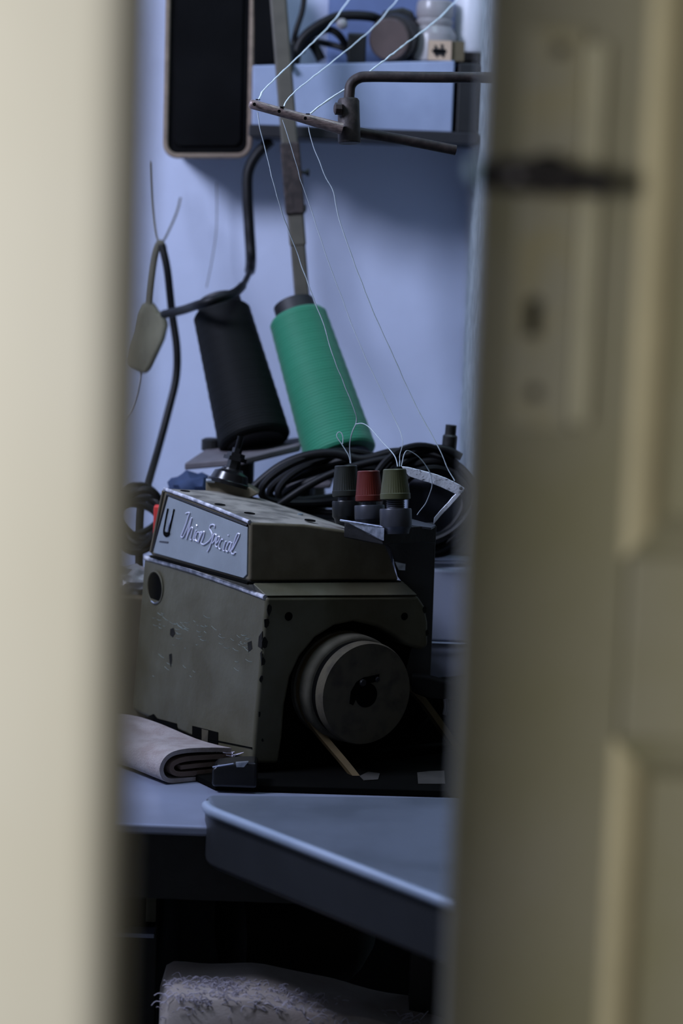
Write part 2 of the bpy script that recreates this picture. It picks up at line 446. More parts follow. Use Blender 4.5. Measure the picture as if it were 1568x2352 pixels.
for s in ([(292, 412), (262, 560), (243, 690), (262, 735), (292, 728), (306, 690), (335, 560), (366, 418)],):
    tube(smoothpath([L2(*K(x, y), off=.0018) for x, y in s], 6), .0011, bm, n=8)
ext([L2(*K(x, y), off=.0028) for x, y in [(240, 680), (262, 694), (300, 690), (306, 705), (292, 738), (260, 742), (236, 718)]], -nL * .001, bm)
link('letter_emblem', bm, 'blackshade', badge, smooth=True)['label'] = 'dark recessed letter U emblem'
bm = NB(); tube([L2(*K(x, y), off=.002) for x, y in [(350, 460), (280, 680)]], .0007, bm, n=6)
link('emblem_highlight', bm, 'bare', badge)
link('small_stamp', ext([L2(*K(x, y), off=.0019) for x, y in [(190, 795), (295, 805), (288, 828), (185, 812)]], -nL * .0005), 'disc', badge)
# screw slots on the cover top
def onplane(px, py, a, b, c, off=0):
    n = (b - a).cross(c - a).normalized()
    if n.z < 0: n = -n
    return RP(px, py, a + n * off, n), n
for px, py, w in ((505, 1158, 13), (573, 1178, 13), (712, 1194, 13), (425, 1127, 12)):
    c, n = onplane(px, py, cf[0], cf[1], cb[0], .0006)
    ua = U_ - n * U_.dot(n); ua.normalize(); va = n.cross(ua)
    link('screw_hole', ext(circ(c, ua, va, M(w, 2.4), 20), -n * .001), 'blackshade', cover)
c, n = onplane(690, 1180, cf[1], cf[2], cb[1], .001)
link('bright_chip', ext(circ(c, U_, n.cross(U_), .003, 7), -n * .001), 'bare', cover)
# body holes
for px, py, r in ((663, 1416, 10), (929, 1416, 9)):
    link('screw_hole', ext(circ(F(px, py, .0006), U_, ZZ, M(r, 2.38), 20), V_ * .001), 'blackshade', body)
vL = D.normalized()
hc = L(356, 1350, .0008)
link('side_port', ext(circ(hc, vL, ZZ, .0165, 32), -nL * .001), 'blackshade', body)
link('port_rim', tube(circ(hc, vL, ZZ, .0172, 36), .0011, closed=True, n=8), 'paint', body, smooth=True)
link('port_lip', tube(smoothpath([hc + vL * (.0165 * math.cos(t)) + ZZ * (.0165 * math.sin(t)) + nL * .001 for t in [-2.2, -1.9, -1.57, -1.2]], 4), .0009, n=6), 'bare', body)
def chip(pts, off=.0007, m='blackshade', face=L, nn=nL, par=None, name='paint_chip'):
    return link(name, ext([face(x, y, off) for x, y in pts], -nn * .0009), m, par or body)
bm = NB()
for pts in ([(391, 1445), (398, 1442), (402, 1455), (396, 1464), (390, 1458)], [(388, 1503), (394, 1501), (395, 1515), (392, 1533), (389, 1520)],
            [(568, 1476), (577, 1472), (579, 1490), (570, 1498)], [(594, 1462), (602, 1450), (600, 1490), (592, 1485)],
            [(597, 1500), (601, 1495), (600, 1530)]):
    link('paint_chip', ext([L(x, y, .0003) for x, y in pts], -nL * .0006), 'chip', body)
bm = NB()
for x, y, s in ((618, 1400, 9), (612, 1430, 8), (608, 1475, 9), (604, 1520, 6), (600, 1560, 5), (596, 1640, 4), (975, 1400, 6), (981, 1455, 5), (603, 1700, 3)):
    c = F(x, y, .0004)
    pts = [c + U_ * (M(s, 2.35) * (.6 + .6 * random.random()) * math.cos(t)) + ZZ * (M(s * 1.7, 2.35) * (.6 + .6 * random.random()) * math.sin(t)) for t in [k * math.pi / 4 for k in range(8)]]
    link('paint_chip', ext(pts, V_ * .0008), 'chip', body)
# scuffs on the left face
bm = NB()
for i in range(64):
    x = random.uniform(345, 570); y = random.uniform(1385 + (x - 345) * .2, 1560)
    if i > 24: y = random.uniform(1400 + (x - 345) * .25, 1440 + (x - 345) * .25)
    a = random.uniform(-.3, .5); ln = random.uniform(4, 16)
    tube(smoothpath([L(x, y, .0001), L(x + ln * .5, y + ln * .5 * math.sin(a) + .2 * ln + 1, .0001), L(x + ln * math.cos(a), y + ln * math.sin(a) + .25 * ln, .0001)], 3), .00022, bm, n=4)
link('scuff_marks', bm, 'scuff', body)['kind'] = 'stuff'
# lower skirt windows
chip([(333, 1648), (352, 1640), (360, 1650), (405, 1662), (410, 1700), (345, 1690), (332, 1684)], name='skirt_notch')
chip([(441, 1667), (500, 1682), (500, 1722), (441, 1706)], name='skirt_notch')
bm = lathe([(0, .009), (.006, .009), (.008, .006)], L(368, 1684, .001), nL, n=20)
link('foot_screw', bm, 'black', body, smooth=True)
chip([(463, 1674), (478, 1678), (476, 1712), (463, 1708)], .001, 'pulley', name='lever_tab')
# flank ribs: parting line
link('parting_line', tube([L(345, 1655, .0003), L(440, 1690, .0003), L(578, 1718, .0003)], .0007, n=6), 'blackshade', body)

# pulley
pc = F(797, 1577)
rp = M(128, 2.36)
pul = thing  # alias guard
rimo = link('belt_pulley', lathe([(-.022, rp * .80), (-.018, rp), (-.012, rp), (-.008, rp * .86), (-.004, rp * .86), (-.001, rp), (.010, rp * .995), (.0125, rp * .975), (.014, rp * .93)], pc, nF, n=72), 'rim', mroot, smooth=True)
link('hand_wheel', lathe([(.010, rp * .82), (.022, rp * .86), (.024, rp * .93), (.034, rp * .945), (.0375, rp * .92), (.0385, rp * .3), (.0385, .001)], pc, nF, n=72), 'pulley', rimo, smooth=True)
link('wheel_groove', lathe([(.0135, rp * .80), (.014, rp * .90), (.0225, rp * .90), (.0226, rp * .8)], pc, nF, n=72), 'blackshade', rimo)
wc = pc + nF * .0390
bm = ext(circ(wc + U_ * -.001 - ZZ * .001, U_, ZZ, M(29, 2.35), 28), V_ * .002)
wp = [(-.020, -.008), (-.019, .004), (-.013, .013), (-.005, .017), (.013, .019), (.012, .012), (.003, .011), (.006, .007), (-.004, .004), (-.012, -.002), (-.016, -.010)]
ext([wc + U_ * a + ZZ * b + nF * .0002 for a, b in wp], V_ * .002, bm)
link('hub_hole', bm, 'blackshade', rimo)
bm = lathe([(0, .004), (.002, .003)], wc + U_ * -.006 + ZZ * .012, nF, n=10); lathe([(0, .003), (.0015, .002)], wc + U_ * .011 + ZZ * .014, nF, n=8, bm=bm)
link('hub_screw', bm, 'black', rimo)
# arch rim bead
# tension assembly -------------------------------------------------
TB = 2.36
brk = [P(790, 1196, 2.40), P(880, 1212, 2.34), P(1003, 1207, 2.40), P(935, 1188, 2.47)]
tens = link('tension_bracket', ext(brk, -ZZ * .017), 'black', mroot, bevel=.0015)
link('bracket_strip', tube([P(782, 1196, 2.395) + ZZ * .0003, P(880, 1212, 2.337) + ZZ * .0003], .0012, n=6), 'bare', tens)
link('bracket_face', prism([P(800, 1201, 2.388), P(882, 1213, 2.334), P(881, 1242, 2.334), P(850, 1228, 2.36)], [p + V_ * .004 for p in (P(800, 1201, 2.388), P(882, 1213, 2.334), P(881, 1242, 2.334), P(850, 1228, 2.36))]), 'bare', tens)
link('bracket_top', ext([P(930, 1189, 2.40), P(1000, 1206, 2.40), P(990, 1212, 2.385), P(935, 1205, 2.38)], -ZZ * .002), 'disc', tens)
# black column carrying the bracket
colf = [(884, 1214), (1001, 1210), (998, 1300), (993, 1440), (988, 1570), (930, 1570), (930, 1345), (912, 1325), (898, 1262), (882, 1246)]
link('column', ext([P(x, y, 2.47) for x, y in colf], V((0, .035, 0))), 'black', mroot, bevel=.002)
link('white_gap_plate', ext([P(x, y, 2.465) for x, y in [(907, 1291), (931, 1296), (930, 1310), (915, 1309)]], V((0, .004, 0))), 'bare', mroot)
link('column_step', ext([P(x, y, 2.41) for x, y in [(880, 1214), (1000, 1212), (982, 1243), (882, 1243)]], V((0, .03, 0))), 'blackgloss', mroot, bevel=.002)
def tensioner(name, px, ytop, yk, yd0, yd1, wt, wb, wd, d, mk, md, lab):
    """knob over spring over a pair of discs"""
    base = P(px, yd1, d); s = M(1, d)
    up = (P(px - 3, ytop, d) - P(px, yd1, d)).normalized()
    hh = (yd1 - yd0) * s
    c = link('tension_disc', lathe([(-.006, wd * s * .40), (-.0012, wd * s * .44), (.0004, wd * s * .49), (.0014, wd * s * .5), (hh * .92, wd * s * .5), (hh, wd * s * .48), (hh - .002, wd * s * .42)], base, up, n=40), md, mroot, smooth=True)
    t0 = (yd1 - yk) * s
    link('spring', tube([base + up * (hh - .002 + (t0 - hh + .004) * i / 60) + (r0 * math.cos(i * .63) + fw.cross(r0) * 0 + V((0, 1, 0)) * math.sin(i * .63)) * (wb * s * .27) for i in range(61)], .0012, n=6), 'disc', c, smooth=True)
    link('spindle', tube([base + up * hh * .4, base + up * (t0 + .006)], wb * s * .2, n=12), 'blackgloss', c, smooth=True)
    t1 = (yd1 - ytop) * s
    # knurled knob
    bm = NB(); n = 72; A, N, B = frame_of(up); rings = []
    for t, r, kn in [(t0, wb * .46, 0), (t0 + .001, wb * .5, 0), (t0 + .006, wb * .5, 0), (t0 + .0065, wb * .485, 1), (t1 - .003, wt * .5, 1), (t1 - .001, wt * .5, 0), (t1, wt * .46, 0), (t1 - .0005, wt * .34, 0)]:
        rings.append([bm.verts.new(base + A * t + (N * math.cos(2 * math.pi * k / n) + B * math.sin(2 * math.pi * k / n)) * (r * s * (1 - (.03 if kn and k % 2 else 0)))) for k in range(n)])
    for a_, b_ in zip(rings, rings[1:]):
        for k in range(n): bm.faces.new((a_[k], a_[(k + 1) % n], b_[(k + 1) % n], b_[k]))
    bm.faces.new(list(reversed(rings[0]))); bm.faces.new(rings[-1])
    k = link('tension_knob', bm, mk, c, smooth=True); k['label'] = lab
    return base + up * t1
kt1 = tensioner('a', 797, 1069, 1141, 1150, 1188, 52, 66, 68, 2.43, 'knobg', 'discd', 'dark green tapered tension knob')
kt2 = tensioner('b', 849, 1081, 1152, 1160, 1194, 52, 64, 70, 2.39, 'knobr', 'disc', 'red tapered tension knob')
kt3 = tensioner('c', 909, 1077, 1148, 1168, 1212, 54, 70, 74, 2.345, 'knobo', 'disc', 'olive tapered tension knob')
# take-up sector
def Q(x, y): return (720 + x / 4.238, 980 + y / 4.238)
sec = [(855, 388), (925, 396), (1020, 420), (1110, 442), (1205, 470), (1290, 502), (1365, 538), (1425, 570), (1470, 600), (1462, 625), (1405, 690), (1320, 785), (1240, 865), (1190, 925), (1165, 955),
       (1172, 890), (1230, 820), (1310, 735), (1345, 690), (1382, 655), (1330, 632), (1250, 595), (1180, 566), (1110, 542), (1030, 520), (950, 492), (925, 480), (880, 425)]
link('take_up_plate', ext([P(*Q(x, y), 2.37) for x, y in sec], V((0, .004, 0))), 'steel', mroot, bevel=.0006)
link('thread_eyelet', tube([P(*Q(1430, 600), 2.369), P(*Q(1436, 604), 2.365)], .0016, n=10), 'disc', mroot)
# black tension post on the top cover
a0 = P(524, 1114, 2.55); a1 = P(553, 1003, 2.55); ax = (a1 - a0); LN = ax.length; ax.normalize()
sp = [(0, 50), (.10, 48), (.12, 47), (.22, 42), (.24, 40), (.27, 40), (.30, 30), (.36, 28), (.37, 20), (.40, 20), (.41, 33), (.44, 34), (.45, 26), (.60, 20)]
po = link('spring_post', lathe([(0, M(52, 2.47)), (LN * .07, M(52, 2.47)), (LN * .09, M(46, 2.47)), (LN * .24, M(40, 2.47)), (LN * .30, M(26, 2.47)), (LN * .34, M(24, 2.47))], a0, ax, n=32), 'blackgloss', mroot, smooth=True)
link('nut', lathe([(LN * .34, M(16, 2.47)), (LN * .50, M(16, 2.47)), (LN * .505, M(28, 2.47)), (LN * .58, M(28, 2.47)), (LN * .585, M(22, 2.47)), (LN * .66, M(21, 2.47)), (LN * .665, M(12, 2.47)), (LN * .76, M(12, 2.47))], a0, ax, n=6), 'blackgloss', po)
thr = []
for i in range(60):
    thr.append((LN * (.70 + .30 * i / 59), M(7.5 if i % 3 else 5.2, 2.47)))
link('threaded_rod', lathe(thr, a0, ax, n=16), 'blackgloss', po)
mb = [P(x, y, 2.54) for x, y in [(472, 1103), (497, 1104), (540, 1109), (575, 1120), (596, 1134), (560, 1150), (472, 1140)]]
link('post_mount', ext(mb, V((.0, .03, .0))), 'paint2', mroot, bevel=.002)
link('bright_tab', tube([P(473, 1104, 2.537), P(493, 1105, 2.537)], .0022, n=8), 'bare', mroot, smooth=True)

# base casting
bz = ZT + .001
bcor = [RP(486, 1815, V((0, 0, bz)), ZZ)]
zb1 = F(600, 1758).z + .002
bA = PZ(494, 1815, bz); bB = PZ(1120, 1833, bz)
bq = [bA, bB, bB + V((0, .16, 0)), bA + U_ * .14 + V_ * .2, bA + V_ * .19]
bs = link('base', prism(bq, [p + ZZ * .006 for p in bq]), 'blackshade', mroot, bevel=.001)
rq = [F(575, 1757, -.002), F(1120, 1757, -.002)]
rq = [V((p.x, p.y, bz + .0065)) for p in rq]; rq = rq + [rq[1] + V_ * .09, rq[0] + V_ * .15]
link('base_riser', prism(rq, [p + ZZ * (zb1 - bz - .0065) for p in rq]), 'blackshade', mroot, bevel=.002)
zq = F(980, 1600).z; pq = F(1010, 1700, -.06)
link('base_block', obox(V((pq.x, pq.y, (zb1 + zq) / 2)), U_ * .05, V_ * .02, ZZ * ((zq - zb1) / 2)), 'blackshade', mroot)
link('oil_pan', ext([F(x, y, -.012) for x, y in [(600, 1758), (640, 1740), (700, 1700), (950, 1690), (1000, 1640), (1030, 1745)]], V_ * .12), 'blackshade', mroot)
ft = [P(486, 1764, 2.30), P(560, 1752, 2.34), P(600, 1770, 2.33), P(600, 1815, 2.33), P(486, 1806, 2.30)]
link('base_foot', ext([P(x, y, 2.315) for x, y in [(486, 1768), (500, 1757), (545, 1752), (590, 1752), (590, 1812), (486, 1808)]], V((0, .03, 0))), 'blackgloss', mroot, bevel=.003)
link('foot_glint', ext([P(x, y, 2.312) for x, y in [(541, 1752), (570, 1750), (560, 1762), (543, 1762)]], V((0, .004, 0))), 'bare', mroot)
link('foot_edge', tube([P(488, 1762, 2.313), P(536, 1754, 2.313)], .0008, n=6), 'sheet', mroot)
for pts in ([(826, 1782), (846, 1772), (872, 1776), (868, 1790), (836, 1792)], [(958, 1774), (985, 1771), (1020, 1770), (1022, 1800), (960, 1800)]):
    link('worn_patch', ext([PZ(x, y, bz + .0068) for x, y in pts], -ZZ * .0006), 'patch', bs)
# belt (drive belt, around pulley then down)
def ribbon(path, side, w, t, bm=None):
    bm = bm or NB(); rg = []
    for i, p in enumerate(path):
        tt = (path[min(i + 1, len(path) - 1)] - path[max(i - 1, 0)]).normalized(); nn = tt.cross(side).normalized()
        rg.append([bm.verts.new(p + side * a + nn * b) for a, b in ((-w, -t), (w, -t), (w, t), (-w, t))])
    for a, b in zip(rg, rg[1:]):
        for k in range(4): bm.faces.new((a[k], a[(k + 1) % 4], b[(k + 1) % 4], b[k]))
    bm.faces.new(rg[0]); bm.faces.new(list(reversed(rg[-1])))
    return bm
path = [F(828, 1800, .05), F(792, 1754, .03), F(748, 1702, .010), F(712, 1656, -.002)]
cc = pc + nF * -.006
for i in range(17):
    t = math.radians(196 - i * 12.5)
    path.append(cc + U_ * (rp * .91 * math.cos(t)) + ZZ * (rp * .91 * math.sin(t)))
path += [F(948, 1585, .0), F(1036, 1702, .01), F(1062, 1738, .015)]
bt = link('drive_belt', ribbon(smoothpath(path, 4), nF, .0048, .0032), 'belt', mroot, smooth=True)
# dark arm at the right with a small hook
link('side_arm', ext([P(x, y, 2.43) for x, y in [(945, 1552), (980, 1556), (1060, 1578), (1060, 1612), (985, 1606), (945, 1590)]], V((0, .02, 0))), 'blackshade', mroot, bevel=.002)
link('side_hook', tube(smoothpath([P(1022, 1606, 2.43), P(1024, 1622, 2.43), P(1020, 1642, 2.43)], 5), .0022, n=8), 'black', mroot)

# ------------------------------------------------------------------ threads down to the machine
def yarn(name, pts, r, label, fuzz=0):
    path = smoothpath(pts, 10)
    path = [p + V((pnoise(p * 60), 0, pnoise(p * 60 + V((5, 5, 5))))) * .0008 for p in path]
    o = link(name, tube(path, [r * (1 + fuzz * pnoise(p * 400)) for p in path], n=6), 'thread' if r > .0006 else 'thread2', smooth=True)
    return tag(o, label, 'thread', 'threads strung over the drilled rod' if name == 'sewing_thread' else None)
dB = 2.37
bar_holes = [(591, 246, 2.37), (651, 262, 2.375), (711, 278, 2.38)]
T = lambda pts: [P(x, y, d) for x, y, d in pts]
yarn('sewing_thread', T([(806, -8, 2.75), (760, 55, 2.68), (700, 115, 2.56), (640, 172, 2.45), (605, 208, 2.40), (594, 229, 2.37)]), .00075, 'left strand of pale thread rising from the tip of the drilled rod', .3)
yarn('sewing_thread', T([(918, -8, 2.75), (860, 60, 2.68), (780, 128, 2.56), (700, 192, 2.45), (665, 222, 2.40), (652, 245, 2.375)]), .00065, 'middle strand of pale thread rising from the drilled rod', .3)
yarn('sewing_thread', T([(1052, -2, 2.75), (1000, 48, 2.68), (935, 98, 2.60), (870, 148, 2.50), (815, 190, 2.44), (745, 235, 2.40), (712, 261, 2.38)]), .0009, 'right thick strand of pale thread passing behind the bent rod', .6)
yarn('sewing_thread', T([(591, 258, 2.37), (596, 290, 2.37), (610, 345, 2.375), (630, 430, 2.38), (655, 510, 2.39), (682, 580, 2.40), (712, 665, 2.40), (745, 750, 2.40), (765, 820, 2.40), (795, 895, 2.405), (815, 945, 2.41), (818, 968, 2.415), (808, 995, 2.42), (803, 1030, 2.43), (804, 1064, 2.43)]), .00055, 'pale thread falling in front of the green cone to the dark green knob', .3)
yarn('sewing_thread', T([(649, 274, 2.375), (663, 320, 2.375), (682, 380, 2.38), (692, 420, 2.385), (720, 500, 2.39), (750, 590, 2.39), (790, 700, 2.39), (830, 800, 2.385), (870, 885, 2.38), (905, 960, 2.375), (925, 1010, 2.365), (918, 1045, 2.36), (917, 1072, 2.345)]), .0004, 'thin middle thread hanging between cones and wall to the olive knob', .3)
yarn('sewing_thread', T([(709, 290, 2.38), (718, 330, 2.38), (745, 400, 2.38), (765, 440, 2.38), (778, 500, 2.38), (812, 600, 2.38), (850, 700, 2.38), (890, 790, 2.38), (935, 890, 2.38), (975, 970, 2.375), (1005, 1025, 2.37), (1030, 1080, 2.368), (1043, 1104, 2.366)]), .00055, 'rightmost hanging thread running to the speckled take-up plate', .3)
yarn('thread_loop', T([(803, 1064, 2.43), (799, 1045, 2.43), (786, 1022, 2.43), (773, 1003, 2.43), (775, 993, 2.43), (783, 994, 2.43), (788, 1006, 2.43), (787, 1020, 2.43)]), .0005, 'small loop of thread standing on top of the dark green knob', .2)
yarn('loose_thread', T([(817, 973, 2.415), (832, 972, 2.41), (850, 984, 2.40), (880, 1018, 2.38), (905, 1045, 2.36), (913, 1072, 2.345)]), .0005, 'slack curved thread arching from the green cone to the olive knob', .2)
yarn('loose_thread', T([(921, 1072, 2.345), (926, 1045, 2.35), (936, 1034, 2.355), (960, 1050, 2.36), (985, 1082, 2.366), (992, 1108, 2.368), (988, 1130, 2.372), (975, 1160, 2.38), (958, 1183, 2.39)]), .0005, 'short slack thread threaded through the speckled take-up plate', .2)

# ------------------------------------------------------------------ thread guide
g = thing('thread_guide', P(800, 290, 2.42), 'brown drilled thread guide rod clamped to a bent support rod', 'thread guide')
A = P(574, 238, 2.37); B = P(785, 296, 2.385)
rr = M(11, 2.37)
bar = link('drilled_rod', tube([A + (B - A) * t for t in (-.008, 0, .02, .25, .5, .75, 1)], [rr * .5, rr * .8, rr, rr, rr, rr * 1.15, rr * 1.3], n=20), 'rodlit', g, smooth=True)
for px, py in ((584, 240), (641, 256), (701, 272)):
    c = P(px, py, 2.365) ;
    link('thread_hole', lathe([(0, .0016), (.002, .0016)], c, -fw, n=14), 'blackshade', bar)
for px, py in ((592, 229), (648, 246), (707, 262)):
    link('thread_hole', lathe([(0, .0022), (.001, .0022)], P(px, py + 1, 2.372), ZZ, n=14), 'blackshade', bar)
cl = link('clamp', lathe([(-.001, M(24, 2.4)), (0, M(26, 2.4)), (M(95, 2.4), M(25, 2.4)), (M(100, 2.4), M(22, 2.4))], P(802, 327, 2.40), P(800, 230, 2.40) - P(802, 327, 2.40), n=28), 'rust', g, smooth=True)
link('clamp_screw', lathe([(0, .006), (.006, .006), (.007, .004)], P(783, 250, 2.39), V((-1, -.2, 0)), n=8), 'rust', cl)
link('rear_rod', tube([P(800, 300, 2.41), P(920, 320, 2.42), P(1046, 345, 2.43)], M(12, 2.4), n=16), 'rust', g, smooth=True)
link('support_rod', tube(smoothpath([P(801, 250, 2.41), P(802, 215, 2.41), P(806, 194, 2.41), P(822, 180, 2.41), P(850, 176, 2.41), P(960, 177, 2.41), P(1100, 178, 2.41), P(1230, 180, 2.41), P(1300, 182, 2.41)], 8), M(12.5, 2.41), n=16), 'rust', g, smooth=True)

# ------------------------------------------------------------------ pole
pl = thing('stand_pole', PY(745, 1120, 2.93), 'leaning khaki metal pole behind the green thread cone', 'pole')
p0 = P(727, 1100, 2.84); p1 = P(634, -60, 2.80)
p0 = p1 + (p0 - p1) * ((p1.z - ZT - .001) / (p1.z - p0.z))
pd = (p1 - p0).normalized()
px_ = r0 - pd * r0.dot(pd); px_.normalize(); py_ = pd.cross(px_)
def polebox(t0, t1, w, dp): c0 = p0.lerp(p1, t0); c1 = p0.lerp(p1, t1); return obox((c0 + c1) / 2, px_ * w, py_ * dp, (c1 - c0) / 2)
link('upper_tube', polebox(.62, 1, M(19, 2.85), .008), 'pole', pl, bevel=.003)
link('lower_tube', polebox(0, .70, M(17, 2.85), .007), 'pole', pl, bevel=.003)
pb = link('sleeve', polebox(.665, .765, M(22, 2.85), .011), 'rust', pl, bevel=.002)
for py, ln in ((396, 20), (478, 13)):
    s0 = P(690, py, 2.83)
    link('set_screw', tube([s0, s0 + r0 * M(ln * .6, 2.85), s0 + r0 * M(ln * .6 + 1, 2.85), s0 + r0 * M(ln, 2.85)], [.0022, .0022, .0042, .0042], n=10), 'black', pb)

# ------------------------------------------------------------------ cones
def cone(px0, py0, px1, py1, wt, wb, wtube, tlen, d0, d1, my, lab):
    tp_ = P(px0, py0, d0); bt_ = P(px1, py1, d1); a = (tp_ - bt_); ln = a.length; a.normalize()
    t = thing('thread_cone', bt_, lab, 'thread cone', 'thread cones on the stand')
    s = M(1, (d0 + d1) / 2); prof = []
    n = 40
    prof.append((0.0005, wb * s * .44)); prof.append((.002, wb * s * .485))
    for i in range(n + 1):
        q = i / n; prof.append((.004 + (ln - .008) * q, s * (wb * .5 * (1 - q) + wt * .5 * q) * (1 + .006 * math.sin(i * 2.1))))
    prof.append((ln - .001, wt * s * .47)); prof.append((ln, wt * s * .42))
    lathe_obj('yarn', prof, bt_, a, my, t, n=64)
    link('cone_tube', lathe([(-.002, wb * s * .40), (0.001, wb * s * .38), (ln - .01, wtube * s * .5), (ln + tlen * s - .001, wtube * s * .5), (ln + tlen * s, wtube * s * .46), (ln + tlen * s - .006, wtube * s * .44), (ln - .01, wtube * s * .42)], bt_, a, n=40, cap=True), 'tubeblk', t, smooth=True)
    return a
cone(683, 728, 784, 1052, 136, 166, 96, 36, 2.78, 2.72, 'green', 'bright green thread cone leaning behind the machine')
cone(508, 716, 586, 1018, 134, 166, 104, 30, 2.80, 2.74, 'blackyarn', 'black thread cone wound with dark yarn beside the green cone')
# stand under the cones
st = thing('cone_stand', P(560, 1080, 2.76), 'dusty grey plate stand under the black thread cone', 'thread stand')
pr = [P(423, 1064, 2.70), P(470, 1032, 2.76), P(690, 1004, 2.80), P(690, 1020, 2.72), P(560, 1052, 2.68)]
link('stand_plate', ext(pr, -ZZ * .008), 'stand', st, bevel=.002)
link('stand_plate', ext([P(585, 1110, 2.70), P(640, 1078, 2.78), P(770, 1085, 2.80), P(760, 1110, 2.70)], -ZZ * .006), 'stand', st, bevel=.002)
link('stand_hub', lathe([(0, .012), (.012, .012), (.014, .008)], P(486, 1034, 2.77), ZZ, n=16), 'black', st)
pt = P(560, 1060, 2.74); link('stand_post', tube([V((pt.x, pt.y, ZT + .001)), pt], .012, n=16), 'black', st)
pt = P(700, 1100, 2.76); link('stand_post', tube([V((pt.x, pt.y, ZT + .001)), pt], .012, n=16), 'black', st)

# ------------------------------------------------------------------ cables and hangings behind
def cable(name, pts, r, label, m='blackrub', cat='cable', k=8, n=10, grp=None):
    o = link(name, tube(smoothpath(T(pts), k), r, n=n), m, smooth=True)
    return tag(o, label, cat, grp)
pth = T([(376, 722, 2.84), (420, 712, 2.80), (455, 700, 2.74), (500, 686, 2.73), (545, 668, 2.76), (568, 636, 2.85), (576, 600, 2.92), (572, 520, 2.93), (568, 450, 2.93), (570, 395, 2.93), (590, 355, 2.93), (622, 322, 2.93)])
sp_ = smoothpath(pth, 8)
rad = [.0052 if i < 36 else (.0035 if i < 44 else .0065) for i in range(len(sp_))]
o = link('black_cable', tube(sp_, rad, n=12), 'blackrub', smooth=True); tag(o, 'thick black cable dropping from the shelf to the top of the black cone', 'cable')
cable('black_cable', [(371, 562, 2.86), (384, 620, 2.86), (395, 720, 2.87), (406, 800, 2.87), (404, 870, 2.87), (385, 950, 2.86), (362, 1035, 2.84), (338, 1115, 2.80), (320, 1180, 2.76), (318, 1400, 2.74), (318, 1600, 2.73)], .0048, 'black cable hanging down the left side below the khaki pouch')
cable('grey_cable', [(640, 330, 3.10), (612, 430, 3.12), (600, 520, 3.11), (600, 610, 3.10), (612, 680, 3.09), (632, 735, 3.08)], .003, 'thin grey cable hanging on the wall between the two cones', 'strap')
cable('hanging_wire', [(344, 372, 2.98), (349, 470, 2.97), (358, 540, 2.93), (368, 556, 2.9), (380, 545, 2.93), (405, 490, 2.97), (414, 455, 3.0)], .0013, 'thin V-shaped wire loop holding up the khaki pouch', 'strap', cat='wire')
cable('hanging_wire', [(497, 420, 3.03), (497, 520, 3.03), (488, 590, 3.02), (474, 660, 2.95)], .0006, 'hair-thin dark wire on the wall above the black cone', 'strap', cat='wire')
cable('white_wire', [(322, 856, 2.875), (318, 880, 2.88), (312, 908, 2.89), (300, 940, 2.9), (280, 968, 2.9)], .0016, 'short curved white wire end beneath the khaki pouch', 'white', cat='wire')
# pouch
pu = thing('hanging_pouch', P(340, 780, 2.9), 'khaki leather tool pouch hanging on a strap at the left', 'pouch')
ol = [(338, 690), (352, 700), (362, 715), (380, 728), (384, 748), (376, 782), (360, 815), (345, 845), (334, 862), (318, 856), (300, 848), (285, 840), (292, 800), (305, 760), (312, 722), (322, 700)]
link('pouch_body', ext([P(x, y, 2.865) for x, y in ol], V((0, .025, 0))), 'pouch', pu, bevel=.006, seg=3)
link('pouch_strap', tube(smoothpath(T([(340, 700, 2.87), (345, 650, 2.87), (352, 600, 2.87), (360, 568, 2.87), (368, 558, 2.87), (376, 572, 2.87)]), 6), [.0042] * 31, n=10), 'strap', pu, smooth=True)

# coil of cables behind the tensioners
def coil(name, cx, cy, rx, ry, n, d, r, label, seed, tilt=0, a0=0, a1=2 * math.pi):
    random.seed(seed); bm = NB()
    for i in range(n):
        jx, jy, jr = random.uniform(-12, 12), random.uniform(-14, 14), random.uniform(.72, 1.05)
        ph = random.random() * 6; dd = d + random.uniform(-.05, .05)
        pts = []
        for k in range(16):
            t = a0 + (a1 - a0) * k / 16
            x = (cx + jx + rx * jr * math.cos(t)); y = (cy + jy + ry * jr * math.sin(t)) + 8 * math.sin(2 * t + ph) + tilt * rx * math.cos(t)
            pts.append(P(x, y, dd + .02 * math.sin(t + ph)))
        tube(smoothpath(pts, 4, closed=True), r, bm, n=8, closed=True)
    o = link(name, bm, 'blackrub', smooth=True)
    return tag(o, label, 'cable coil', 'black cable coils behind the machine')
coil('cable_coil', 975, 1152, 116, 106, 11, 2.60, .0042, 'large coil of black cable heaped behind the three tension knobs', 3)
coil('cable_coil', 760, 1118, 150, 56, 7, 2.64, .0042, 'flat coil of black cable lying below the green cone', 5, tilt=-.12)
coil('cable_coil', 322, 1190, 62, 68, 8, 2.69, .0042, 'small coil of black cable left of the machine cover', 8)
cable('black_cable', [(566, 1140, 2.60), (600, 1105, 2.60), (650, 1068, 2.60), (710, 1046, 2.60), (770, 1042, 2.60), (830, 1056, 2.60), (900, 1040, 2.60), (960, 1040, 2.6)], .0052, 'single black cable arching across the foot of the green cone')
cable('black_cable', [(640, 1160, 2.58), (700, 1120, 2.58), (770, 1085, 2.58), (850, 1062, 2.58), (930, 1046, 2.58), (1010, 1030, 2.58), (1060, 1050, 2.58)], .0042, 'lower black cable running right towards the large coil')
o = link('cable_plug', lathe([(0, .008), (.018, .008), (.02, .006), (.03, .006)], P(1030, 1040, 2.6), V((.05, 0, 1)), n=14), 'black', smooth=True)
tag(o, 'small black plug sticking up out of the large cable coil', 'plug')
zA0 = P(1000, 1300, 2.60).z
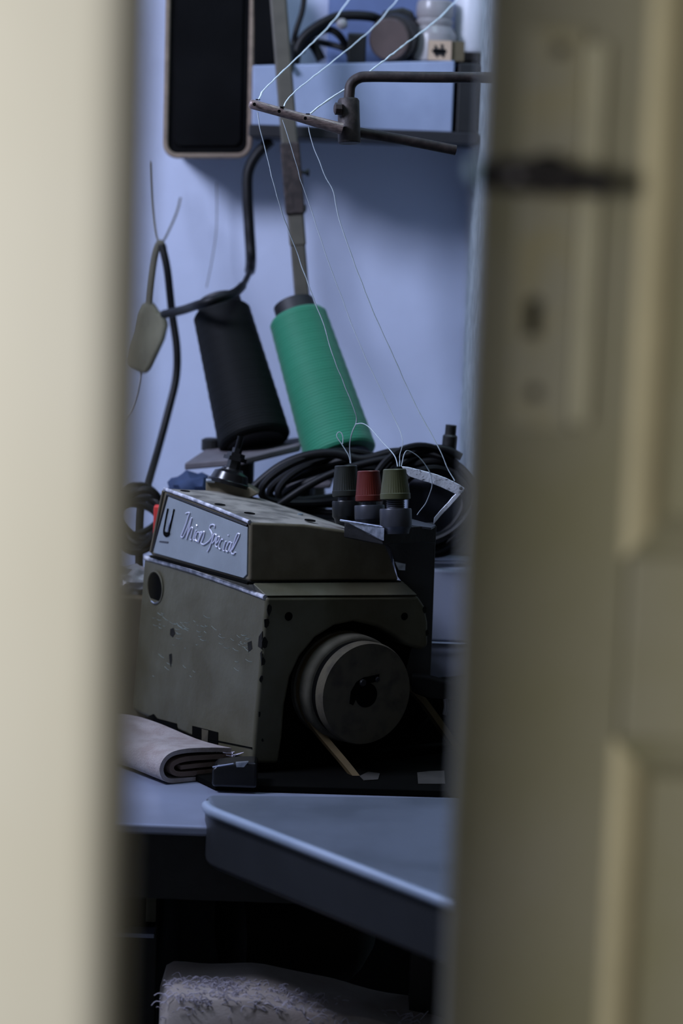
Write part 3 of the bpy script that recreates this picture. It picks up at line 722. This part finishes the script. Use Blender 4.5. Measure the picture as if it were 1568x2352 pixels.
# dark crate behind the machine under the coils (dark mass)
zc = P(700, 1180, 2.66).z
o = link('dark_crate', abox(P(640, 1180, 2.66).x, P(905, 1180, 2.66).x, 2.60, 2.69, ZT + .001, zc), 'black', bevel=.004)
tag(o, 'low black crate on the table directly behind the machine', 'crate')
o = link('slate_box', abox(P(935, 1200, 2.67).x, .150, 2.65, 2.69, zA0 + .001, P(1000, 1105, 2.66).z), 'slate', bevel=.004)
tag(o, 'dark slate box standing behind the large cable coil', 'box')
# blue cloth
bm = NB(); bmesh.ops.create_icosphere(bm, subdivisions=3, radius=1)
c = P(440, 1122, 2.68)
for v in bm.verts:
    k = 1 + .35 * pnoise(v.co * 2.2); v.co = c + V((v.co.x * .026 * k, v.co.y * .02 * k, v.co.z * .018 * k))
o = link('blue_cloth', bm, 'blue', smooth=True); tag(o, 'crumpled navy blue cloth below the grey stand plate', 'cloth')
o = link('cloth_box', abox(c.x - .04, c.x + .05, c.y - .025, c.y + .03, ZT + .001, c.z - .014), 'black', bevel=.003); tag(o, 'tall black box on the table under the navy blue cloth', 'box')
o = link('red_box', abox(P(353, 1180, 2.6).x, P(385, 1180, 2.6).x, 2.572, 2.59, ZT + .001, P(356, 1162, 2.6).z), 'red', bevel=.001); tag(o, 'narrow red plastic box peeping out left of the badge plate', 'box')
# cloudy plastic packet left
bm = NB(); bmesh.ops.create_icosphere(bm, subdivisions=4, radius=1)
c = P(300, 1335, 2.60)
for v in bm.verts:
    k = 1 + .3 * pnoise(v.co * 3.1) + .1 * pnoise(v.co * 9); v.co = c + V((v.co.x * .032 * k, v.co.y * .02 * k, v.co.z * .017 * k))
o = link('plastic_packet', bm, 'clear', smooth=True); tag(o, 'crumpled cloudy plastic packet left of the machine body', 'packet')
o = link('packet_box', abox(c.x - .06, c.x + .035, c.y - .03, c.y + .03, ZT + .001, c.z - .012), 'cartond', bevel=.003); tag(o, 'brown carton on the table under the plastic packet', 'box')
# pale box right
zA = P(1000, 1300, 2.60).z; zB = P(1000, 1488, 2.56).z
pbx = thing('pale_storage_box', P(1000, 1650, 2.6), 'pale grey lidded box standing right of the black machine column', 'box')
link('box_body', abox(P(900, 1600, 2.58).x, .150, 2.555, 2.69, ZT + .001, zB), 'wbox', pbx, bevel=.003)
link('box_lid', abox(P(898, 1600, 2.58).x, .152, 2.550, 2.695, zB + .0005, zA), 'wbox', pbx, bevel=.004)
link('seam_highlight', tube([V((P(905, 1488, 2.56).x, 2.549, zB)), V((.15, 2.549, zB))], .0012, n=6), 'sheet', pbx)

# ------------------------------------------------------------------ case top left
cs = thing('black_case', P(475, 362, 2.95), 'black upright case with frayed beige piping hanging top left', 'case')
def rr_path(x0, y0, x1, y1, r, d):
    pts = []
    for cx, cy, a in ((x1 - r, y1 - r, 0), (x0 + r, y1 - r, 90), (x0 + r, y0 + r, 180), (x1 - r, y0 + r, 270)):
        for k in range(6):
            t = math.radians(a + 90 * k / 5); pts.append(P(cx + r * math.cos(t) + (cy - 180) * -.018, cy + r * math.sin(t), d))
    return pts
body_p = rr_path(384, -120, 574, 356, 26, 2.95)
link('case_body', ext(body_p, V((0, .08, 0))), 'casebk', cs)
link('piping', tube(rr_path(382, -120, 576, 358, 28, 2.945), M(6, 2.95), n=8, closed=True), 'rimb', cs, smooth=True)
link('seam', tube(T([(492, 20, 2.947), (490, 330, 2.947)]), .0006, n=6), 'black', cs)
link('inner_panel', ext(rr_path(402, -100, 556, 336, 18, 2.946), V((0, .006, 0))), 'casebk', cs, bevel=.002)
o = link('dark_box', ext([P(x, y, 2.94) for x, y in [(580, -60), (622, -60), (632, 146), (584, 150)]], V((0, .07, 0))), 'casebk', bevel=.003)
tag(o, 'narrow black box wedged between the case and the pole', 'box')

# ------------------------------------------------------------------ shelf
ys = 2.93
def S_(px, py, y=ys): return PY(px, py, y)
zsh = S_(810, 297).z
shelf = link('wall_shelf', abox(S_(575, 300).x, XR - .002, 2.88, YW - .001, zsh - .014, zsh), 'shelf', bevel=.002)
tag(shelf, 'dark wooden wall shelf below the grey-blue metal box', 'shelf')
bx = [S_(578, 149), S_(1046, 139), S_(1041, 291), S_(579, 296)]
zx0 = zsh + .0005
bxx = [V((S_(580, 220).x, 2.93, zx0)), V((S_(1041, 220).x, 2.93, zx0)), V((S_(1044, 140).x, 2.93, S_(1044, 139).z)), V((S_(580, 147).x, 2.93, S_(580, 150).z))]
gb = link('metal_box', ext(bxx, V((0, .12, 0))), 'boxgrey', bevel=.002)
tag(gb, 'long grey-blue metal box lying on the wall shelf', 'box')
ztop = S_(810, 144).z
db = link('black_block', abox(S_(1050, 220).x, XR - .002, 2.93, 3.05, zx0, S_(1075, 145).z), 'black', bevel=.002); tag(db, 'black block filling the right end of the wall shelf', 'box')
# items on the metal box
def topz(px): return S_(580, 150).z + (S_(1044, 139).z - S_(580, 150).z) * (px - 580) / 464.
def lay(px, d): # point on box top
    return V((PY(px, 140, d).x, d, topz(px) + .0006))
# blue panel leaning on the wall
o = link('hardboard_sheet', abox(S_(752, 60, 3.04).x, S_(1100, 60, 3.04).x, 3.035, 3.045, topz(900), topz(900) + .14), 'panelblue', bevel=.001); tag(o, 'slate blue flat panel leaning on the wall behind the shelf clutter', 'panel')
# bottle
bt = thing('plastic_bottle', lay(994, 2.975), 'grey-white plastic bottle with ribbed cap on the metal box', 'bottle')
sb = M(1, 2.98); R_ = 50 * sb
b_ = lay(994, 2.975)
link('bottle_body', lathe([(0, R_ * .9), (.002, R_), (.032, R_), (.035, R_ * .97), (.040, R_ * .86), (.043, R_ * .80)], b_, ZZ, n=40), 'bottle', bt, smooth=True)
link('bottle_cap', lathe([(.043, R_ * .76), (.046, R_ * .84), (.050, R_ * .84), (.052, R_ * .76), (.055, R_ * .84), (.066, R_ * .84), (.072, R_ * .80), (.074, R_ * .7)], b_, ZZ, n=40), 'bottle', bt, smooth=True)
# small printed carton
q = PY(1022, 136, 2.945)
cz = topz(1022) + .0005
cw, ch = M(27, 2.95), M(44, 2.95)
cc_ = thing('printed_carton', V((q.x, 2.94, cz)), 'tiny beige carton with a black ink print before the bottle', 'carton')
c0x, c1x = PY(983, 120, 2.935).x, PY(1036, 120, 2.935).x
link('carton_face', abox(c0x, c1x, 2.934, 2.9375, cz, cz + ch), 'carton', cc_)
link('carton_side', abox(c0x, PY(1066, 120, 2.935).x, 2.938, 2.952, cz, cz + ch), 'cartond', cc_)
bm = NB()
for x0_, y0_, x1_, y1_ in ((997, 103, 1004, 112), (1011, 101, 1019, 112), (995, 110, 1023, 128), (991, 114, 1026, 122), (1000, 124, 1006, 133), (1014, 124, 1021, 133)):
    pts = [PY(x, y, 2.9336) for x, y in ((x0_, y0_), (x1_, y0_ + 2), (x1_ - 1, y1_), (x0_ + 2, y1_ - 1))]
    ext(pts, V((0, .0008, 0)), bm)
link('ink_print', bm, 'ink', cc_)
# white tube
wt = PY(1098, 92, 2.965); R2 = M(44, 2.98)
o = link('white_canister', lathe([(0, R2 * .96), (.002, R2), (.10, R2), (.102, R2 * .96)], V((wt.x - .006, 2.995, topz(1080) + .012)), ZZ, n=40), 'white', smooth=True); tag(o, 'white canister at the far right of the shelf above the carton', 'canister')
o = link('small_box', abox(S_(1052, 120).x, XR - .001, 2.962, 3.03, topz(1080) + .0006, topz(1080) + .0115), 'rust', bevel=.001); tag(o, 'flat dark brown box under the white canister', 'box')
# motor / round brown disc
dm = thing('round_motor', lay(895, 2.98), 'black round motor housing with brown end disc on the shelf', 'motor')
c = PY(893, 92, 2.945); R3 = M(54, 2.96)
link('housing', lathe([(0, R3 * .96), (.004, R3), (.05, R3 * 1.02), (.055, R3 * .9)], V((c.x + .004, 2.945, c.z + .002)), V((.25, 1, .12)), n=40), 'black', dm, smooth=True)
link('end_disc', lathe([(0, R3 * .80), (.003, R3 * .88), (.006, R3 * .88)], V((c.x, 2.940, c.z)), V((.25, 1, .12)), n=40), 'brown', dm, smooth=True)
link('housing_top', ext([PY(x, y, 2.965) for x, y in [(862, 60), (880, 24), (925, 16), (950, 26), (955, 60), (952, 136), (930, 138)]], V((0, .03, 0))), 'black', dm, bevel=.004)
# cables on the shelf
def shc(pts, r, lab): cable('shelf_cable', [(x, y, 2.93 / ray(x, y).y + dd) for x, y, dd in pts], r, lab, grp=None)
shc([(676, 150, .03), (684, 110, .03), (705, 78, .03), (750, 48, .03), (790, 36, .03), (850, 38, .03), (880, 50, .05)], .006, 'thick black cable arching highest over the shelf clutter')
shc([(690, 120, .04), (712, 84, .04), (752, 68, .04), (778, 80, .04), (796, 110, .05), (806, 135, .05)], .0045, 'black cable looping low beside the pole on the shelf')
shc([(700, 88, .06), (722, 108, .05), (738, 138, .05)], .006, 'short thick black cable end curving down onto the metal box')
shc([(700, 92, .07), (740, 98, .06), (780, 108, .05), (810, 122, .05)], .004, 'black cable lying nearly level across the middle of the shelf')
shc([(700, -20, .03), (694, 25, .03), (680, 70, .03), (672, 110, .03), (668, 160, -.01)], .0035, 'black cable dropping straight down beside the pole')
o = link('cable_clip', abox(PY(798, 80, 2.95).x, PY(842, 80, 2.95).x, 2.945, 2.97, topz(820) + .0004, PY(820, 76, 2.95).z), 'black', bevel=.003); tag(o, 'small square black adapter beside the round motor', 'adapter')
o = link('steel_ball_end', lathe([(-.006, .003), (-.004, .0055), (0, .007), (.004, .0055), (.006, .003)], PY(785, 55, 2.955), V((0, -1, .2)), n=20), 'bottle', smooth=True); tag(o, 'small pale round cap hanging on the shelf cables', 'cap')

# ================================================================== TABLES
# machine table
fz = PZ(330, 1893, ZT).y
mt = thing('machine_table', V((-.3, 2.6, 0)), 'pale metal-topped sewing machine table against the back wall', 'table')
xl = -.75
link('table_top', abox(xl, .150, fz, YW - .002, ZT - .010, ZT), 'sheet', mt, bevel=.003)
link('table_apron', abox(xl + .01, .148, fz + .02, fz + .04, ZT - .075, ZT - .0102), 'black', mt)
link('shade_board', abox(xl + .02, .14, YW - .12, YW - .10, .05, ZT - .011), 'black', mt)  # added dark board, hides the lit wall below the table
for x, y in ((xl + .05, fz + .06), (.10, fz + .06), (xl + .05, YW - .08), (.10, YW - .08)):
    link('leg', abox(x - .02, x + .02, y - .02, y + .02, 0, ZT - .09), 'black', mt)
# near bench: thick metal slab
nb = thing('metal_bench', V((.3, 2.1, 0)), 'thick grey metal-edged bench top jutting across the foreground below the machine', 'bench')
sA = PZ(478, 1853, ZS); sB = PZ(1036, 2070, ZS); dirf = (sB - sA).normalized()
sB2 = sA + dirf * .78
sC = PZ(470, 1823, ZS); sD = PZ(1035, 1829, ZS); dirb = (sD - sC).normalized(); sD2 = sC + dirb * .62
# rounded near corner
def rnd(a, b, c, r, n=6):
    d1 = (a - b).normalized(); d2 = (c - b).normalized(); p = b + d1 * r; q = b + d2 * r
    return [p.lerp(b, t).lerp(b.lerp(q, t), t) for t in [i / n for i in range(n + 1)]]
top = rnd(sC, sA, sB2, .016) + [sB2, sD2] + rnd(sD2, sC, sA, .012)
th = M(143, 2.2)
slab = link('bench_top', ext(top, -ZZ * th), 'slab', nb, bevel=.0065, seg=4)
slab.data.materials.append(MT['slabe'])
for p in slab.data.polygons:
    if abs(p.normal.z) < .5: p.material_index = 1  # sides get a darker copy of the metal, shade put into the colour
link('edge_highlight', tube(smoothpath([p + V((0, 0, -.0035)) for p in rnd(sC, sA, sB2, .016)] + [sA + dirf * q_ + V((0, 0, -.0035)) for q_ in (.02, .026, .04, .07, .12, .25, .4, .6)] + [sB2 + V((0, 0, -.0035))], 3), .0052, n=14), 'edge', nb, smooth=True)  # pale tube paints the highlight along the bevelled edge
cx_ = sA + dirf * .30 + dirb * .12
link('bench_column', abox(cx_.x - .02, cx_.x + .02, cx_.y - .02, cx_.y + .03, 0, ZS - th), 'black', nb)
link('bench_column', abox(cx_.x + .32, cx_.x + .36, cx_.y - .12, cx_.y - .07, 0, ZS - th), 'black', nb)
link('under_frame', abox(sC.x + .03, sC.x + .5, 2.19, 2.22, ZS - th - .03, ZS - th - .0005), 'black', nb)
# motor beneath
mo = thing('motor_unit', P(640, 2150, 2.45), 'dark rounded clutch motor in the shadow under the machine', 'motor')
mc = P(655, 2140, 2.45)
link('motor_housing', lathe([(0, .05), (.006, .062), (.12, .062), (.135, .05), (.15, .03)], mc + V((-.06, 0, 0)), V((1, .3, 0)), n=36), 'blackrub', mo, smooth=True)
link('motor_bracket', abox(mc.x - .02, mc.x + .03, mc.y - .01, mc.y + .01, mc.z + .05, ZT - .09), 'black', mo)
# low dark cabinet below left
kb = thing('drawer_unit', P(330, 2100, 2.35), 'dark drawer unit in shadow under the left end of the table', 'drawer unit')
kx1 = P(352, 2100, 2.32).x; zk = P(340, 2042, 2.32).z
link('cabinet_body', abox(kx1 - .28, kx1, 2.33, 2.68, 0, ZT - .0905), 'black', kb, bevel=.003)
link('drawer_front', abox(kx1 - .275, kx1 - .004, 2.322, 2.33, P(340, 2190, 2.32).z, zk), 'casebk', kb, bevel=.002)
link('drawer_label', abox(P(322, 2100, 2.32).x, P(346, 2100, 2.32).x, 2.319, 2.322, P(340, 2170, 2.32).z, P(340, 2075, 2.32).z), 'paint', kb)
link('drawer_lip', abox(kx1 - .27, kx1 - .002, 2.300, 2.33, P(340, 2212, 2.3).z, P(340, 2200, 2.3).z), 'sheet', kb, bevel=.001)

# sack at the bottom
sk_ = thing('fabric_sack', P(650, 2500, 2.15), 'pale stuffed cloth sack with frayed top standing under the bench', 'sack')
zs1 = P(500, 2366, 2.10).z; xs0 = P(352, 2300, 2.12).x; xs1 = P(1080, 2300, 2.12).x
bm = NB(); nx, ny, nz = 40, 14, 30
bmesh.ops.create_cube(bm, size=1)
bmesh.ops.subdivide_edges(bm, edges=bm.edges, cuts=24, use_grid_fill=True)
cx = (xs0 + xs1) / 2; wx = xs1 - xs0
for v in bm.verts:
    p = v.co.copy()
    rx = .5 - .06; q = V((max(-rx, min(rx, p.x)), max(-rx, min(rx, p.y)), max(-.47, min(.47, p.z))))
    dlt = p - q
    if dlt.length > 1e-6:
        dlt = V((dlt.x / .06, dlt.y / .06, dlt.z / .03)); m_ = max(abs(dlt.x), abs(dlt.y), abs(dlt.z)); ln = dlt.length; dlt = dlt * (m_ / ln); dlt = V((dlt.x * .06, dlt.y * .06, dlt.z * .03))
    p = q + dlt
    w = V((cx + p.x * wx, 2.16 + p.y * .11, (p.z + .5) * zs1))
    w += V((pnoise(w * 7), pnoise(w * 7 + V((3, 3, 3))), 0)) * .012
    if w.z > zs1 - .06: w.z += pnoise(V((w.x * 14, w.y * 14, 1))) * .010 - .05 * max(0, p.x + .2)
    w.z = max(0, w.z)
    v.co = w
link('sack_body', bm, 'sack', sk_, smooth=True)
random.seed(4); bm = NB()
for i in range(1000):
    x = random.betavariate(1.3, 2.6) * wx * .95 + xs0 + .004; y = random.uniform(2.105, 2.16)
    z = zs1 - .004 - .05 * max(0, (x - cx) / wx + .2) - random.random() ** 2 * .020 * (y < 2.135)
    a = random.uniform(0, 6.28); ln = random.uniform(.004, .012)
    p0_ = V((x, y, z)); p1_ = p0_ + V((math.cos(a) * ln, math.sin(a) * ln * .5, random.uniform(.001, .008))); p2_ = p1_ + V((math.cos(a + .8) * ln * .6, 0, -random.uniform(0, .006)))
    tube(smoothpath([p0_, p1_, p2_], 3), .0004, bm, n=4)
fl = link('frayed_fluff', bm, 'fluff', sk_); fl['kind'] = 'stuff'

# folded cloth on the machine table
cz0 = ZT + .0006
fc = thing('folded_cloth', P(370, 1803, 2.42), 'folded beige cloth lying on the table against the machine foot', 'cloth')
q0 = PZ(372, 1802, cz0)
def CC(a, z): return q0 + U_ * a + ZZ * z
def ribsec(path, t):
    up, dn = [], []
    for i, p in enumerate(path):
        a = path[min(i + 1, len(path) - 1)]; b = path[max(i - 1, 0)]
        d = (a[0] - b[0], a[1] - b[1]); l_ = math.hypot(*d) or 1; n_ = (-d[1] / l_, d[0] / l_)
        up.append((p[0] + n_[0] * t, p[1] + n_[1] * t)); dn.append((p[0] - n_[0] * t, p[1] - n_[1] * t))
    return up + dn[::-1]
def sp2(pts, k=6): return [(p.x, p.y) for p in smoothpath([V((a, b, 0)) for a, b in pts], k)]
De = V_ * .23 + ZZ * 0
def clothlayer(pts, t, m, sag=0):
    s_ = ribsec(sp2(pts), t)
    bm = NB(); rings = []
    for j in range(9):
        f = j / 8; off = V_ * (.16 * f) - U_ * (.02 * f)
        rings.append([bm.verts.new(CC(a, max(t * .1, b * (1 - .12 * math.sin(f * 3)) + .003 * math.sin(a * 60 + f * 5) * f)) + off) for a, b in s_])
    for A_, B_ in zip(rings, rings[1:]):
        n = len(A_)
        for k in range(n): bm.faces.new((A_[k], A_[(k + 1) % n], B_[(k + 1) % n], B_[k]))
    bm.faces.new(rings[0]); bm.faces.new(list(reversed(rings[-1])))
    link('cloth_fold', bm, m, fc, smooth=True)
clothlayer([(.075, .0275), (.05, .030), (.022, .0310), (.006, .027), (-.001, .016), (.004, .005), (.02, .0022), (.075, .0022)], .0022, 'cloth')
clothlayer([(.075, .0215), (.03, .023), (.014, .0205), (.010, .015), (.015, .0095), (.03, .008), (.075, .008)], .0024, 'clothd')
clothlayer([(.075, .0148), (.04, .0152), (.020, .015)], .0021, 'clothd')
random.seed(9); bm = NB()
for i in range(110):
    x = random.uniform(360, 540); y = 1716 + (x - 360) * .14 + random.uniform(-10, 10); p = P(x, y, 2.37 + (540 - x) * .0003)
    a = random.uniform(0, 6.28); ln = random.uniform(.003, .012)
    tube(smoothpath([p, p + V((math.cos(a) * ln, math.sin(a) * ln, .002)), p + V((math.cos(a + 1) * ln * 1.3, 0, 0))], 3), .0004, bm, n=4)
lt = link('lint', bm, 'fluff'); lt['kind'] = 'stuff'; tag(lt, 'grey lint tufts caught along the bottom of the machine', 'lint')

# ================================================================== LIGHTS
def area(name, loc, tgt, size, power, col, sy=None):
    l = bpy.data.lights.new(name, 'AREA'); l.energy = power; l.color = col; l.size = size
    if sy: l.shape = 'RECTANGLE'; l.size_y = sy
    o = bpy.data.objects.new(name, l); COL.objects.link(o); o.location = loc
    o.rotation_euler = (V(tgt) - V(loc)).to_track_quat('-Z', 'Y').to_euler(); return o
area('window_light', (-.92, 2.02, 2.0), (.12, 2.95, 1.15), .34, 21, (.67, .735, 1.0), .34)
area('wall_fill', (.20, 2.45, 2.25), (.2, 3.05, 1.1), .4, 3.2, (.62, .88, 1.0))  # added fill to brighten the right of the wall, no fitting there
area('door_daylight', (-1.0, -.7, 1.3), (-.15, .95, 1.3), .6, 36, (1.0, .965, .88))  # added area lamp for daylight on the doors, placed to miss the machine
w = bpy.data.worlds.new('world'); S.world = w; w.use_nodes = True
w.node_tree.nodes['Background'].inputs[0].default_value = (.50, .47, .40, 1)
w.node_tree.nodes['Background'].inputs[1].default_value = .055

for o in list(bpy.data.objects):
    if '_org' in o: del o['_org']
